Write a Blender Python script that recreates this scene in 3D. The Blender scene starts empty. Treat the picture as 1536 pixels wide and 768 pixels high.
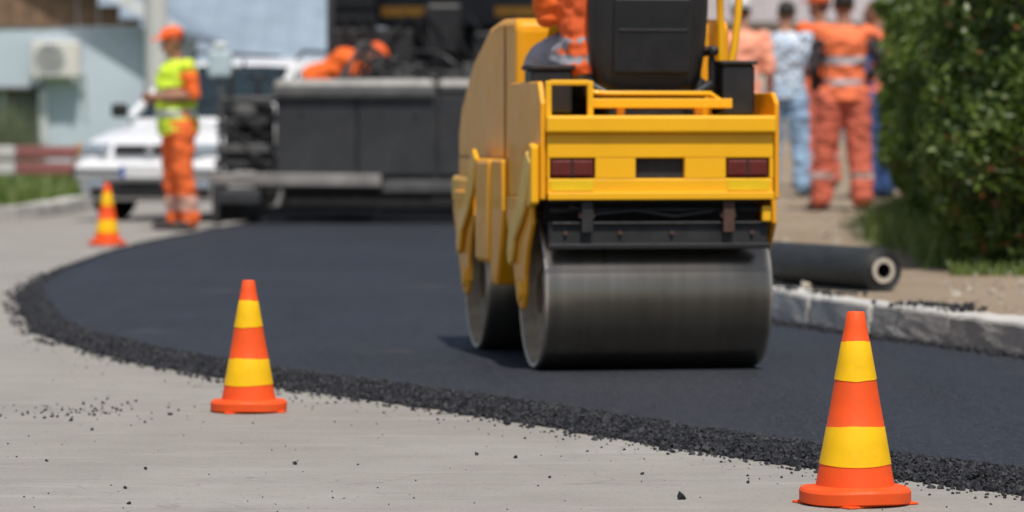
import bpy, bmesh, math, random
import numpy as np
from mathutils import Vector, Matrix, Euler, noise
from mathutils.kdtree import KDTree
random.seed(7); rng=np.random.default_rng(7)
scene=bpy.context.scene
coll=scene.collection
scene.view_settings.view_transform='Standard'
scene.view_settings.look='None'
scene.view_settings.exposure=0

# ------------------------------------------------------------ materials
def nn(nt,t,**k):
    n=nt.nodes.new(t)
    for a,b in k.items(): setattr(n,a,b)
    return n
def base(name):
    m=bpy.data.materials.new(name); m.use_nodes=True
    nt=m.node_tree; b=nt.nodes['Principled BSDF']
    return m,nt,b
def mixc(nt,fac,a,b,mode='MIX'):
    n=nn(nt,'ShaderNodeMix',data_type='RGBA',blend_type=mode)
    for s,v in ((0,fac),(6,a),(7,b)):
        if hasattr(v,'is_linked'): nt.links.new(v,n.inputs[s])
        elif s==0: n.inputs[0].default_value=v
        else: n.inputs[s].default_value=(*v,1) if len(v)==3 else v
    return n.outputs[2]
def noi(nt,co,scale,detail=4,rough=.55):
    n=nn(nt,'ShaderNodeTexNoise'); n.inputs['Scale'].default_value=scale
    n.inputs['Detail'].default_value=detail; n.inputs['Roughness'].default_value=rough
    nt.links.new(co,n.inputs['Vector']); return n.outputs['Fac']
def ramp(nt,v,a,b,c0=0,c1=1):
    n=nn(nt,'ShaderNodeMapRange'); n.inputs[1].default_value=a; n.inputs[2].default_value=b
    n.inputs[3].default_value=c0; n.inputs[4].default_value=c1
    nt.links.new(v,n.inputs[0]); return n.outputs[0]
def bump(nt,b,h,strength=.3,dist=.01):
    n=nn(nt,'ShaderNodeBump'); n.inputs['Strength'].default_value=strength
    n.inputs['Distance'].default_value=dist
    nt.links.new(h,n.inputs['Height']); nt.links.new(n.outputs[0],b.inputs['Normal'])
def M(name,col,rough=.6,metal=0,var=.15,scale=6,bm=0,bs=60,dirt=0,dirtcol=(.12,.1,.08),coat=0,spec=.5):
    m,nt,b=base(name)
    co=nn(nt,'ShaderNodeTexCoord').outputs['Object']
    f=ramp(nt,noi(nt,co,scale),.3,.7)
    c=mixc(nt,f,tuple(max(0,x*(1-var)) for x in col),tuple(min(1,x*(1+var)) for x in col))
    if dirt:
        d=ramp(nt,noi(nt,co,scale*2.3,8,.7),.52,.72,0,dirt)
        c=mixc(nt,d,c,dirtcol)
    nt.links.new(c,b.inputs['Base Color'])
    r=ramp(nt,noi(nt,co,scale*3),.3,.7,max(0,rough-.08),min(1,rough+.1))
    nt.links.new(r,b.inputs['Roughness'])
    b.inputs['Metallic'].default_value=metal
    b.inputs['Coat Weight'].default_value=coat
    b.inputs['Specular IOR Level'].default_value=spec
    if bm: bump(nt,b,noi(nt,co,bs,5),bm,.01)
    return m
def banded(name,col,bands,bcol=(.55,.56,.56),var=.12,rough=.8):
    m,nt,b=base(name)
    co=nn(nt,'ShaderNodeTexCoord').outputs['Object']
    sp=nn(nt,'ShaderNodeSeparateXYZ'); nt.links.new(co,sp.inputs[0])
    wob=nn(nt,'ShaderNodeMath',operation='MULTIPLY_ADD'); nt.links.new(noi(nt,co,5,2),wob.inputs[0]); wob.inputs[1].default_value=.03
    nt.links.new(sp.outputs[2],wob.inputs[2])
    f=ramp(nt,noi(nt,co,7),.3,.7)
    c=mixc(nt,f,tuple(x*(1-var) for x in col),tuple(min(1,x*(1+var)) for x in col))
    for z0,z1 in bands:
        g=nn(nt,'ShaderNodeMath',operation='GREATER_THAN'); nt.links.new(wob.outputs[0],g.inputs[0]); g.inputs[1].default_value=z0+.015
        l=nn(nt,'ShaderNodeMath',operation='LESS_THAN'); nt.links.new(wob.outputs[0],l.inputs[0]); l.inputs[1].default_value=z1+.015
        q=nn(nt,'ShaderNodeMath',operation='MULTIPLY'); nt.links.new(g.outputs[0],q.inputs[0]); nt.links.new(l.outputs[0],q.inputs[1])
        c=mixc(nt,q.outputs[0],c,bcol)
    nt.links.new(c,b.inputs['Base Color']); b.inputs['Roughness'].default_value=rough
    return m

# ------------------------------------------------------------ mesh helpers
def obj(name,me,parent=None):
    o=bpy.data.objects.new(name,me); coll.objects.link(o)
    if parent: o.parent=parent
    return o
def empty(name,loc=(0,0,0),rz=0,sc=1):
    o=bpy.data.objects.new(name,None); o.empty_display_size=.2; coll.objects.link(o)
    o.location=loc; o.rotation_euler=(0,0,rz); o.scale=(sc,)*3; return o
def mesh(name,v,f,mats,mi=None,parent=None,smooth=False):
    me=bpy.data.meshes.new(name); me.from_pydata([tuple(p) for p in v],[],[tuple(q) for q in f])
    if not isinstance(mats,(list,tuple)): mats=[mats]
    for m in mats: me.materials.append(m)
    if mi is not None: me.polygons.foreach_set('material_index',list(mi))
    if smooth: me.polygons.foreach_set('use_smooth',[True]*len(me.polygons))
    me.update(); return obj(name,me,parent)
def fixn(o):
    bm=bmesh.new(); bm.from_mesh(o.data); bmesh.ops.recalc_face_normals(bm,faces=bm.faces); bm.to_mesh(o.data); bm.free()
def bevel(o,w,seg=2):
    if w>0:
        md=o.modifiers.new('bevel','BEVEL'); md.width=w; md.segments=seg; md.limit_method='ANGLE'; md.angle_limit=math.radians(35)
        md.harden_normals=False
def B(par,name,x,y,z,mat,bv=.008,rot=None,seg=2):
    c=Vector(((x[0]+x[1])/2,(y[0]+y[1])/2,(z[0]+z[1])/2))
    h=((x[1]-x[0])/2,(y[1]-y[0])/2,(z[1]-z[0])/2)
    v=[(sx*h[0],sy*h[1],sz*h[2]) for sx in(-1,1) for sy in(-1,1) for sz in(-1,1)]
    f=[(0,1,3,2),(4,6,7,5),(0,4,5,1),(2,3,7,6),(0,2,6,4),(1,5,7,3)]
    o=mesh(name,v,f,mat,parent=par); o.location=c
    if rot: o.rotation_euler=rot
    bevel(o,min(bv,min(h)*.9),seg); return o
def lathe(par,name,prof,mat,seg=32,mi=None,axis='Z',loc=(0,0,0),closed=False):
    v=[];f=[];m=[]
    for r,z in prof:
        for k in range(seg):
            a=2*math.pi*k/seg; p=(r*math.cos(a),r*math.sin(a),z)
            if axis=='X': p=(z,p[0],p[1])
            if axis=='Y': p=(p[0],z,p[1])
            v.append(p)
    for i in range(len(prof)-1):
        for k in range(seg):
            f.append((i*seg+k,i*seg+(k+1)%seg,(i+1)*seg+(k+1)%seg,(i+1)*seg+k)); m.append(mi[i] if mi else 0)
    o=mesh(name,v,f,mat,m,par,True); o.location=loc; fixn(o)
    md=o.modifiers.new('es','EDGE_SPLIT'); md.split_angle=math.radians(35)
    return o
def prism(par,name,pts,x,mat,bv=.006):   # polygon in (y,z) extruded along x
    n=len(pts)
    v=[(x[0],a,b) for a,b in pts]+[(x[1],a,b) for a,b in pts]
    f=[tuple(range(n)),tuple(range(2*n-1,n-1,-1))]+[(i,i+n,(i+1)%n+n,(i+1)%n) for i in range(n)]
    o=mesh(name,v,f,mat,parent=par); fixn(o); bevel(o,bv); return o
def tube(par,name,pts,r,mat,closed=False,res=6):
    cu=bpy.data.curves.new(name,'CURVE'); cu.dimensions='3D'; cu.bevel_depth=r; cu.bevel_resolution=3; cu.use_fill_caps=True
    s=cu.splines.new('POLY'); s.points.add(len(pts)-1)
    for p,q in zip(s.points,pts): p.co=(*q,1)
    s.use_cyclic_u=closed; s.use_smooth=True
    o=bpy.data.objects.new(name,cu); coll.objects.link(o); cu.materials.append(mat)
    if par: o.parent=par
    return o
def crom(P,n=12):
    P=[Vector(p) for p in P]; out=[]
    for i in range(len(P)-1):
        a=P[max(i-1,0)];b=P[i];c=P[i+1];d=P[min(i+2,len(P)-1)]
        for k in range(n):
            t=k/n
            out.append(.5*((2*b)+(c-a)*t+(2*a-5*b+4*c-d)*t*t+(3*b-a-3*c+d)*t**3))
    out.append(P[-1]); return out

# ------------------------------------------------------------ world / sun / camera
w=bpy.data.worlds.new('World'); scene.world=w; w.use_nodes=True
nt=w.node_tree; sky=nt.nodes.new('ShaderNodeTexSky'); sky.sky_type='NISHITA'; sky.sun_disc=False
EL=math.radians(63); AZ=math.radians(167)
sky.sun_elevation=EL; sky.sun_rotation=AZ; sky.air_density=1.0; sky.dust_density=2.5
nt.links.new(sky.outputs[0],nt.nodes['Background'].inputs[0]); nt.nodes['Background'].inputs[1].default_value=.10
sd=Vector((math.sin(AZ)*math.cos(EL),math.cos(AZ)*math.cos(EL),math.sin(EL)))
L=bpy.data.lights.new('sun','SUN'); L.energy=4.1; L.angle=math.radians(.6); L.color=(1,.95,.875)
so=bpy.data.objects.new('sun',L); coll.objects.link(so); so.rotation_euler=sd.to_track_quat('Z','Y').to_euler()
cam=bpy.data.cameras.new('camera'); cam.lens=135; cam.sensor_width=36; cam.clip_end=5000; cam.clip_start=.1
co=bpy.data.objects.new('camera',cam); coll.objects.link(co); co.location=(0,0,.95)
co.rotation_euler=(math.radians(90-2.01),0,0); scene.camera=co
cam.dof.use_dof=True; cam.dof.focus_distance=9.9; cam.dof.aperture_fstop=3.9

# ------------------------------------------------------------ ground materials
def concrete_mat():
    m,nt,b=base('old_concrete_paving'); co=nn(nt,'ShaderNodeTexCoord').outputs['Object']
    a=ramp(nt,noi(nt,co,.7,5),.3,.7); c=mixc(nt,a,(.275,.255,.228),(.35,.33,.30))
    s=ramp(nt,noi(nt,co,4,8,.7),.45,.75,0,.55); c=mixc(nt,s,c,(.22,.205,.185))
    mp=nn(nt,'ShaderNodeMapping'); mp.inputs['Scale'].default_value=(1,5,1); mp.inputs['Rotation'].default_value=(0,0,.35); nt.links.new(co,mp.inputs[0])
    st=ramp(nt,noi(nt,mp.outputs[0],1.3,6,.6),.55,.75,0,.6); c=mixc(nt,st,c,(.42,.40,.37))
    mp2=nn(nt,'ShaderNodeMapping'); mp2.inputs['Scale'].default_value=(.5,6,1); mp2.inputs['Rotation'].default_value=(0,0,-.5); nt.links.new(co,mp2.inputs[0])
    st2=ramp(nt,noi(nt,mp2.outputs[0],1.7,6,.65),.56,.7,0,.45); c=mixc(nt,st2,c,(.19,.18,.17))
    fine=noi(nt,co,160,4,.7); g=ramp(nt,fine,.35,.65,0,.4); c=mixc(nt,g,c,(.2,.19,.18))
    sp=ramp(nt,noi(nt,co,60,2,.5),.65,.70,0,.6); c=mixc(nt,sp,c,(.1,.1,.1))
    sp2=ramp(nt,noi(nt,co,75,2,.5),.66,.71,0,.5); c=mixc(nt,sp2,c,(.5,.48,.45))
    wv=nn(nt,'ShaderNodeVectorMath',operation='ADD'); nt.links.new(co,wv.inputs[0])
    nz=nn(nt,'ShaderNodeTexNoise'); nz.inputs['Scale'].default_value=2.5; nt.links.new(co,nz.inputs['Vector']); nt.links.new(nz.outputs['Color'],wv.inputs[1])
    v=nn(nt,'ShaderNodeTexVoronoi',feature='DISTANCE_TO_EDGE'); v.inputs['Scale'].default_value=.45; nt.links.new(wv.outputs[0],v.inputs['Vector'])
    cr=ramp(nt,v.outputs['Distance'],.0,.004,.45,0); c=mixc(nt,cr,c,(.13,.12,.11))
    nt.links.new(c,b.inputs['Base Color']); b.inputs['Roughness'].default_value=.9; b.inputs['Specular IOR Level'].default_value=.2
    bump(nt,b,fine,.5,.004); return m
def asphalt_mat():
    m,nt,b=base('fresh_asphalt'); co=nn(nt,'ShaderNodeTexCoord').outputs['Object']
    a=ramp(nt,noi(nt,co,.6,4),.3,.7); c=mixc(nt,a,(.014,.0165,.023),(.023,.0265,.035))
    v=nn(nt,'ShaderNodeTexVoronoi'); v.inputs['Scale'].default_value=95; nt.links.new(co,v.inputs['Vector'])
    sx=nn(nt,'ShaderNodeSeparateColor'); nt.links.new(v.outputs['Color'],sx.inputs[0])
    g=ramp(nt,sx.outputs[0],.55,1.0,0,.9); c=mixc(nt,g,c,(.058,.063,.075))
    mp=nn(nt,'ShaderNodeMapping'); mp.inputs['Scale'].default_value=(3.2,.25,1); mp.inputs['Rotation'].default_value=(0,0,.12); nt.links.new(co,mp.inputs[0])
    ln=ramp(nt,noi(nt,mp.outputs[0],1,4,.5),.35,.7,0,.5); c=mixc(nt,ln,c,(.033,.037,.047))
    d=ramp(nt,noi(nt,co,1.5,8,.7),.60,.76,0,.35); c=mixc(nt,d,c,(.15,.125,.105))
    nt.links.new(c,b.inputs['Base Color'])
    r=ramp(nt,noi(nt,mp.outputs[0],1.4,3),.3,.7,.55,.78); nt.links.new(r,b.inputs['Roughness']); b.inputs['Specular IOR Level'].default_value=.28
    bump(nt,b,v.outputs['Distance'],.9,.008); return m
def dirt_mat():
    m,nt,b=base('dusty_gravel'); co=nn(nt,'ShaderNodeTexCoord').outputs['Object']
    a=ramp(nt,noi(nt,co,1.1,6),.3,.7); c=mixc(nt,a,(.29,.22,.15),(.40,.325,.24))
    f=noi(nt,co,35,6,.75); g=ramp(nt,f,.4,.7,0,.6); c=mixc(nt,g,c,(.17,.13,.095))
    gr=ramp(nt,noi(nt,co,.8,5,.6),.60,.7,0,.5); c=mixc(nt,gr,c,(.14,.15,.07))
    nt.links.new(c,b.inputs['Base Color']); b.inputs['Roughness'].default_value=.95; b.inputs['Specular IOR Level'].default_value=.1
    bump(nt,b,f,.8,.02); return m
def grass_mat(name='grass_soil'):
    m,nt,b=base(name); co=nn(nt,'ShaderNodeTexCoord').outputs['Object']
    a=ramp(nt,noi(nt,co,1.5,6),.3,.7); c=mixc(nt,a,(.07,.13,.03),(.13,.18,.06))
    nt.links.new(c,b.inputs['Base Color']); b.inputs['Roughness'].default_value=.95; return m
mConc=concrete_mat(); mAsp=asphalt_mat(); mDirt=dirt_mat(); mGrass=grass_mat()
mCrumb=M('asphalt_crumbs',(.015,.016,.020),.7,var=.5,scale=30)
mKerb=M('kerb_concrete',(.50,.485,.455),.9,var=.18,scale=4,bm=.6,bs=40,dirt=.55,dirtcol=(.27,.25,.22))

def sheet(name,pts,z,mat):
    return mesh(name,[(p[0],p[1],z) for p in pts],[tuple(range(len(pts)))],mat)
sheet('ground',[(-2500,-2500),(2500,-2500),(2500,2500),(-2500,2500)],-.012,mGrass)
sheet('old_road',[(-60,-30),(60,-30),(60,110),(-60,110)],0,mConc)

Ledge=crom([(-2.3,36.5),(-2.47,33.6),(-2.70,30.4),(-2.84,27.6),(-2.84,24),(-2.74,21.6),(-2.52,19.7),(-2.11,17.2),(-1.69,15.7),(-1.05,14.1),(-.62,13.3),(-.06,12.27),(.34,11.4),(.79,10.56),(1.30,9.72),(2.2,8.2),(3.5,6.6),(6,4.5)],10)
Redge=crom([(9,8.2),(5.2,9.6),(3.6,11.2),(2.75,12.8),(1.96,14.7),(1.17,17.4),(.85,20),(.75,25),(.75,30),(.9,36.5)],8)
def nrm2(C,i):
    a=C[max(i-1,0)];b=C[min(i+1,len(C)-1)]; d=(b-a).normalized(); return Vector((d.y,-d.x)),d
AZt=.05
inner=[]
for i,p in enumerate(Ledge):
    n,d=nrm2(Ledge,i)
    inner.append((p,n))
sgn=1 if inner[10][1].x<0 else -1
poly=[]
for i,(p,o) in enumerate(inner):
    q=p-o*sgn*(.11+.014*noise.noise(Vector((p.x*6,p.y*6,0)))); poly.append((q.x,q.y))
poly+= [(p.x,p.y) for p in Redge]
sheet('asphalt_road',poly,AZt,mAsp)
v=[];f=[]
prof=[(.13,.048),(.09,.050),(.055,.036),(.02,.012),(-.015,-.005)]
dens=[]
for i in range(len(inner)-1):
    for k in range(6):
        t=k/6; p=inner[i][0].lerp(inner[i+1][0],t); o=(inner[i][1].lerp(inner[i+1][1],t)).normalized()*sgn
        dens.append((p,o))
def wob(p): return .022*noise.noise(Vector((p.x*3.1,p.y*3.1,7)))+.012*noise.noise(Vector((p.x*11,p.y*11,2)))
for p,o in dens:
    for off,z in prof:
        j=.012*noise.noise(Vector((p.x*9,p.y*9,off*30)))+(wob(p) if off<.08 else 0)
        q=p-o*(off+j); v.append((q.x,q.y,z+.15*j))
npf=len(prof)
for i in range(len(dens)-1):
    for k in range(npf-1): f.append((i*npf+k,i*npf+k+1,(i+1)*npf+k+1,(i+1)*npf+k))
mesh('asphalt_edge_bank',v,f,mCrumb,smooth=True)
CUBE=np.array([(x,y,z) for x in(-1,1) for y in(-1,1) for z in(-1,1)],float)
CF=np.array([(0,1,3,2),(4,6,7,5),(0,4,5,1),(2,3,7,6),(0,2,6,4),(1,5,7,3)])
def stones(name,C,S,mat):
    n=len(C); V=CUBE[None]*rng.uniform(.35,1,(n,8,3))
    ang=rng.uniform(0,6.28,(n,3)); 
    for ax,(a,b) in enumerate(((1,2),(0,2),(0,1))):
        c=np.cos(ang[:,ax])[:,None]; s=np.sin(ang[:,ax])[:,None]
        A=V[:,:,a]*c-V[:,:,b]*s; Bq=V[:,:,a]*s+V[:,:,b]*c; V[:,:,a]=A; V[:,:,b]=Bq
    V=V*np.asarray(S)[:,None,None]+np.asarray(C)[:,None,:]
    F=(CF[None]+8*np.arange(n)[:,None,None]).reshape(-1,4)
    return mesh(name,V.reshape(-1,3).tolist(),F.tolist(),mat)
C=[];S=[]
for i,(p,o) in enumerate(dens[:-1]):
    q=dens[i+1][0]; ln=(q-p).length
    near=p.y<15.5
    n=int(ln*(2600 if near else (900 if p.y<24 else 250)))
    for k in range(n):
        t=random.random(); c=p.lerp(q,t); w_=wob(c); off=random.triangular(-.02,.125,.05)+w_
        if random.random()<.025: off=random.uniform(-.09,0)
        s=random.choice((.003,.004,.0055,.0075,.009)) if near else random.uniform(.006,.012)
        z=np.interp(off-w_,[-.02,.02,.055,.09,.13],[0,.012,.036,.050,.048])
        c2=c-o*off; C.append((c2.x,c2.y,z+s*.3)); S.append(s)
stones('asphalt_edge_crumbs',C,S,mCrumb)
C=[];S=[]
def inpoly(x,y):
    best=min(inner[::4],key=lambda q:(q[0].x-x)**2+(q[0].y-y)**2)
    return (Vector((x,y))-best[0]).dot(best[1]*sgn)>.03
for k in range(300):
    y=random.uniform(8.9,15); x=random.uniform(-.15,.15)*y
    if inpoly(x,y):
        s=random.choice((.0015,.002,.0025,.003)); C.append((x,y,s*.5)); S.append(s)
for k in range(520):
    i=random.randrange(len(inner)); p,o=inner[i]
    d=abs(random.gauss(0,.12)); q=p+o*sgn*(d+.02)
    if q.y<24: s=random.uniform(.0015,.0045); C.append((q.x,q.y,s*.5)); S.append(s)
for k in range(90):
    x=random.gauss(-1.40,.13); y=random.gauss(12.5,.22); s=random.uniform(.002,.006); C.append((x,y,s*.5)); S.append(s)
for x,y,s in ((.425,9.62,.011),(-.10,10.9,.006),(.01,10.8,.006),(-.60,10.6,.006),(-1.0,9.9,.005),(.1,10.2,.004),(.62,10.05,.005),(-.95,9.5,.005),(-1.3,10.7,.005),(.3,9.2,.004),(.35,10.3,.005),(-1.0,10.45,.005)): C.append((x,y,s*.6)); S.append(s)
stones('loose_crumbs',C,S,mCrumb)

# ------------------------------------------------------------ sidewalk right
def zs(y): return .165+min(.34,.016*max(0,y-28))
SW=crom([(9,8.2),(5.2,9.6),(3.6,11.2),(2.75,12.8),(1.96,14.7),(1.17,17.4),(.85,20),(.75,25),(.75,30),(.9,36),(1.9,42),(2.3,60),(2.3,100)],8)
v=[];f=[];offs=[.17,.28,.5,.9,1.5,2.5,4,8,16,45]
for i,p in enumerate(SW):
    n,d=nrm2(SW,i)
    for k,o in enumerate(offs):
        q=p+n*o; bz=.018*noise.noise(Vector((q.x*1.7,q.y*1.7,3))) if o>.2 else 0
        v.append((q.x,q.y,zs(q.y if k<9 else p.y)+bz-(.015 if k==0 else 0)))
m=len(offs)
for i in range(len(SW)-1):
    for k in range(m-1): f.append((i*m+k,i*m+k+1,(i+1)*m+k+1,(i+1)*m+k))
o=mesh('dirt_sidewalk',v,f,mDirt,smooth=True); fixn(o)
kerb=empty('kerb')
def kstone(K,L2,W2,H2):
    bm=bmesh.new(); bmesh.ops.create_cube(bm,size=2)
    for vv in bm.verts: vv.co=Vector((vv.co.x*L2,vv.co.y*W2,vv.co.z*H2))
    bmesh.ops.bevel(bm,geom=list(bm.edges),offset=.016,segments=2,affect='EDGES',profile=.5)
    bmesh.ops.subdivide_edges(bm,edges=[e for e in bm.edges if e.calc_length()>.06],cuts=5,use_grid_fill=True)
    sd_=random.random()*50
    for vv in bm.verts:
        e=noise.noise(vv.co*14+Vector((sd_,0,0)))*.009+noise.noise(vv.co*45+Vector((0,sd_,0)))*.005
        vv.co+=vv.co.normalized()*e
    me=bpy.data.meshes.new('kerb_stone'); bm.to_mesh(me); bm.free(); me.materials.append(mKerb)
    return obj('kerb_stone',me,K)
def kerbline(K,C,side,zf,rough=True):
    nodes=[C[0]]; target=.78
    for q in C[1:]:
        while (q-nodes[-1]).length>=target:
            dirv=(q-nodes[-1]).normalized(); nodes.append(nodes[-1]+dirv*target)
    for a,b in zip(nodes,nodes[1:]):
        d=(b-a); n=Vector((d.y,-d.x)).normalized()*side; c=(a+b)/2+n*(.095+random.uniform(-.008,.008))
        h=zf(c.y)+random.uniform(.01,.035); L2=d.length/2-random.uniform(.004,.014)
        o=kstone(K,L2,.092,h/2+.03)
        o.location=(c.x,c.y,h/2-.03); o.rotation_euler=(random.uniform(-.06,.06),random.uniform(-.02,.02),math.atan2(d.y,d.x)+random.uniform(-.03,.03))
kerbline(kerb,SW,1,zs)
C=[];S=[]
for k in range(4200):
    i=random.randrange(8,60); p=SW[i]; q=SW[i+1]; n,d=nrm2(SW,i); c=p.lerp(q,random.random())-n*abs(random.gauss(.0,.045))
    s=random.uniform(.004,.012); C.append((c.x,c.y,AZt+s*.5)); S.append(s)
for j in range(26):
    i=random.randrange(20,46); p=SW[i]; n,d=nrm2(SW,i); c0=p+n*random.uniform(.0,.16)+d*random.uniform(-.3,.3)
    for k in range(16):
        c=c0+Vector((random.gauss(0,.05),random.gauss(0,.05))); s=random.uniform(.004,.011); C.append((c.x,c.y,.197+s*.4)); S.append(s)
stones('kerb_crumbs',C,S,mCrumb)
mStone=M('pale_stone',(.36,.32,.26),.9,var=.3,scale=20)
C=[];S=[]
for k in range(1500):
    i=random.randrange(12,76); p=SW[i]; n,d=nrm2(SW,i); c=p+n*random.uniform(.19,3)+d*random.uniform(-.4,.4)
    s=random.uniform(.004,.014) if random.random()<.94 else random.uniform(.014,.03)
    C.append((c.x,c.y,zs(c.y)+s*.3)); S.append(s)
stones('sidewalk_stones',C,S,mStone)
LV=crom([(-40,26),(-12,31),(-6.5,33.8),(-5.0,35.6),(-4.5,39),(-4.4,48),(-4.4,60),(-4.4,100)],6)
v=[];f=[]
for i,p in enumerate(LV):
    n,d=nrm2(LV,i)
    for o_ in (.17,1,3,8,60):
        q=p-n*o_; v.append((q.x,q.y,.14))
for i in range(len(LV)-1):
    for k in range(4): f.append((i*5+k,i*5+k+1,(i+1)*5+k+1,(i+1)*5+k))
o=mesh('grass_verge',v,f,mGrass); fixn(o)
kerb2=empty('kerb'); kerbline(kerb2,LV,-1,lambda y:.13)

# ------------------------------------------------------------ foliage
def leafmat(name,c0,c1,c2=None):
    m,nt,b=base(name); at=nn(nt,'ShaderNodeAttribute',attribute_name='tone')
    c=mixc(nt,ramp(nt,at.outputs['Fac'],.0,.93),c0,c1)
    if c2: c=mixc(nt,ramp(nt,at.outputs['Fac'],.955,.96),c,c2)
    nt.links.new(c,b.inputs['Base Color']); b.inputs['Roughness'].default_value=.45
    tr=nn(nt,'ShaderNodeBsdfTranslucent'); nt.links.new(mixc(nt,.5,c,(.2,.35,.03)),tr.inputs[0])
    mx=nn(nt,'ShaderNodeMixShader'); mx.inputs[0].default_value=.22
    nt.links.new(b.outputs[0],mx.inputs[1]); nt.links.new(tr.outputs[0],mx.inputs[2])
    nt.links.new(mx.outputs[0],nt.nodes['Material Output'].inputs[0]); return m
def leaves(name,C,size,mat,parent=None,rn=None,updir=.3):
    C=np.asarray(C); n=len(C)
    a=rng.normal(size=(n,3)); a/=np.linalg.norm(a,axis=1)[:,None]
    b=rng.normal(size=(n,3)); b[:,2]+=updir; b-= (b*a).sum(1)[:,None]*a; b/=np.linalg.norm(b,axis=1)[:,None]
    s=size*rng.uniform(.6,1.25,n)[:,None]
    V=np.stack([C-b*s,C+a*s*.42,C+b*s,C-a*s*.42],1).reshape(-1,3)
    F=np.arange(4*n).reshape(-1,4)
    o=mesh(name,V.tolist(),F.tolist(),mat,parent=parent)
    at=o.data.attributes.new('tone','FLOAT','FACE'); at.data.foreach_set('value',rn if rn is not None else rng.random(n).astype('f'))
    return o
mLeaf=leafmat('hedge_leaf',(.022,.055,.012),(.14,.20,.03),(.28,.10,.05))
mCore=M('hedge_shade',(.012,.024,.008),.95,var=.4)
HX0,HS_,HY0=2.24,.074,19.7
def hx(y): return HX0+HS_*(y-HY0)
def hedge():
    H=empty('hedge')
    X1,Y0,Y1,R=7.5,HY0,29.5,.5
    n=112000
    C=[];rn=[]
    for k in range(n):
        u=random.random()
        if u<.5:
            y=random.uniform(Y0,Y1); x=hx(y)+.06; nx,ny=-1,0
            if y<Y0+R: x+=R-math.sqrt(max(0,R*R-(Y0+R-y)**2))
        elif u<.78:
            x=random.uniform(HX0+.1,X1*.62); y=Y0+.02*(x-HX0); nx,ny=0,-1
            if x<HX0+R: y+=R-math.sqrt(max(0,R*R-(HX0+R-x)**2))
        else:
            y=random.uniform(Y0+.1,Y1); x=random.uniform(hx(y)+.15,X1*.65); nx=ny=0
        if nx or ny: z=.15+random.random()**.9*1.85
        else: z=1.98
        top=2.04-.035*(y-Y0)+.08*noise.noise(Vector((x*1.3,y*1.3,0)))
        if z>top: z=top
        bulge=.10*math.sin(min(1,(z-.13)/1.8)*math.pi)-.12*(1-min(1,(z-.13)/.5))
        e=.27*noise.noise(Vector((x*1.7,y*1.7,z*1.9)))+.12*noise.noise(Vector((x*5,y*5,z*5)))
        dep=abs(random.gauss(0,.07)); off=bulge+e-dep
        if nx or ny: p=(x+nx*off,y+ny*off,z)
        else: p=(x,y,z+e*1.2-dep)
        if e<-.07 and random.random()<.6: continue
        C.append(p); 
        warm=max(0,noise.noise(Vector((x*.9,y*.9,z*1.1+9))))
        rn.append(min(.94,max(0,random.random()*.6+.2+e*2.4-dep*3+warm*.6)) if random.random()>.006+.08*warm else .99)  # shade painted into leaf tone: hollows darker, bulges and warm highlights lighter
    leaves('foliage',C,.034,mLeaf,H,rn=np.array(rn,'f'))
    C=[]
    for k in range(420):
        if random.random()<.6: by=random.uniform(Y0+.3,Y1); bx=hx(by)+.02
        else: bx,by=random.uniform(HX0,X1*.6),Y0
        bz=random.uniform(.5,1.95); d=Vector((random.gauss(-.3,.3),random.gauss(-.1,.3),random.uniform(.3,1))).normalized()
        for j in range(18): 
            q=Vector((bx,by,bz))+d*j*.015; C.append(tuple(q+Vector((random.gauss(0,.014),)*3)))
    leaves('sprigs',C,.03,mLeaf,H)
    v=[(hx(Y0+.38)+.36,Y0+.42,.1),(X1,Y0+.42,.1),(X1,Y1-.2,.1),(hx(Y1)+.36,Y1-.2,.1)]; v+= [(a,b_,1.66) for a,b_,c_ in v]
    o=mesh('shade_core',v,[(0,1,2,3),(7,6,5,4),(0,4,5,1),(1,5,6,2),(2,6,7,3),(3,7,4,0)],mCore,parent=H); fixn(o); bevel(o,.25,4)  # solid dark core, coloured as the shade deep inside the hedge
    tr=M('branch',(.09,.07,.05),.9)
    for k in range(26):
        y=Y0+.35 if k%2 else random.uniform(Y0+.3,Y1); x=HX0+.35+random.random()*2.5 if k%2 else hx(y)+.3
        tube(H,'stem',[(x,y,.08),(x+random.gauss(0,.06),y+random.gauss(0,.06),.5),(x+random.gauss(0,.15),y+random.gauss(0,.15),1.2)],.014,tr)
hedge()
def blades(name,n,fn,h0,h1,wd,mat,lean=.35):
    V=[];F=[];r=[]
    for k in range(n):
        x,y,z=fn(); h=random.uniform(h0,h1); a=random.uniform(0,6.28); dx,dy=math.cos(a)*wd,math.sin(a)*wd
        lx,ly=random.gauss(0,lean)*h,random.gauss(0,lean)*h
        b=len(V); V+=[(x-dx,y-dy,z),(x+dx,y+dy,z),(x+lx*.4+dx*.7,y+ly*.4+dy*.7,z+h*.6),(x+lx*.4-dx*.7,y+ly*.4-dy*.7,z+h*.6),(x+lx,y+ly,z+h)]
        F+=[(b,b+1,b+2,b+3),(b+3,b+2,b+4)]; q=random.random()*.94; r+=[q,q]
    o=mesh(name,V,F,mat); at=o.data.attributes.new('tone','FLOAT','FACE'); at.data.foreach_set('value',r); return o
mBlade=leafmat('grass_blade',(.07,.12,.02),(.22,.28,.08))
def ga():
    y=random.uniform(20.2,29.5); x=hx(y)+.10-abs(random.gauss(0,.15 if y>23 else .08)); return (x,y,zs(y)-.01)
blades('grass_edge',8000,ga,.05,.25,.005,mBlade)
def gb():
    x=random.uniform(2.25,4.6); return (x,HY0+.1-abs(random.gauss(0,.09)),.15)
blades('grass_edge',1600,gb,.03,.10,.005,mBlade)
def gc():
    y=random.uniform(34.5,57); x=random.uniform(-.155*y,-4.75)
    while y<36.6 and x>-6: x-=1
    return (x,y,.13)
blades('verge_grass',16000,gc,.06,.24,.012,mBlade)
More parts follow.
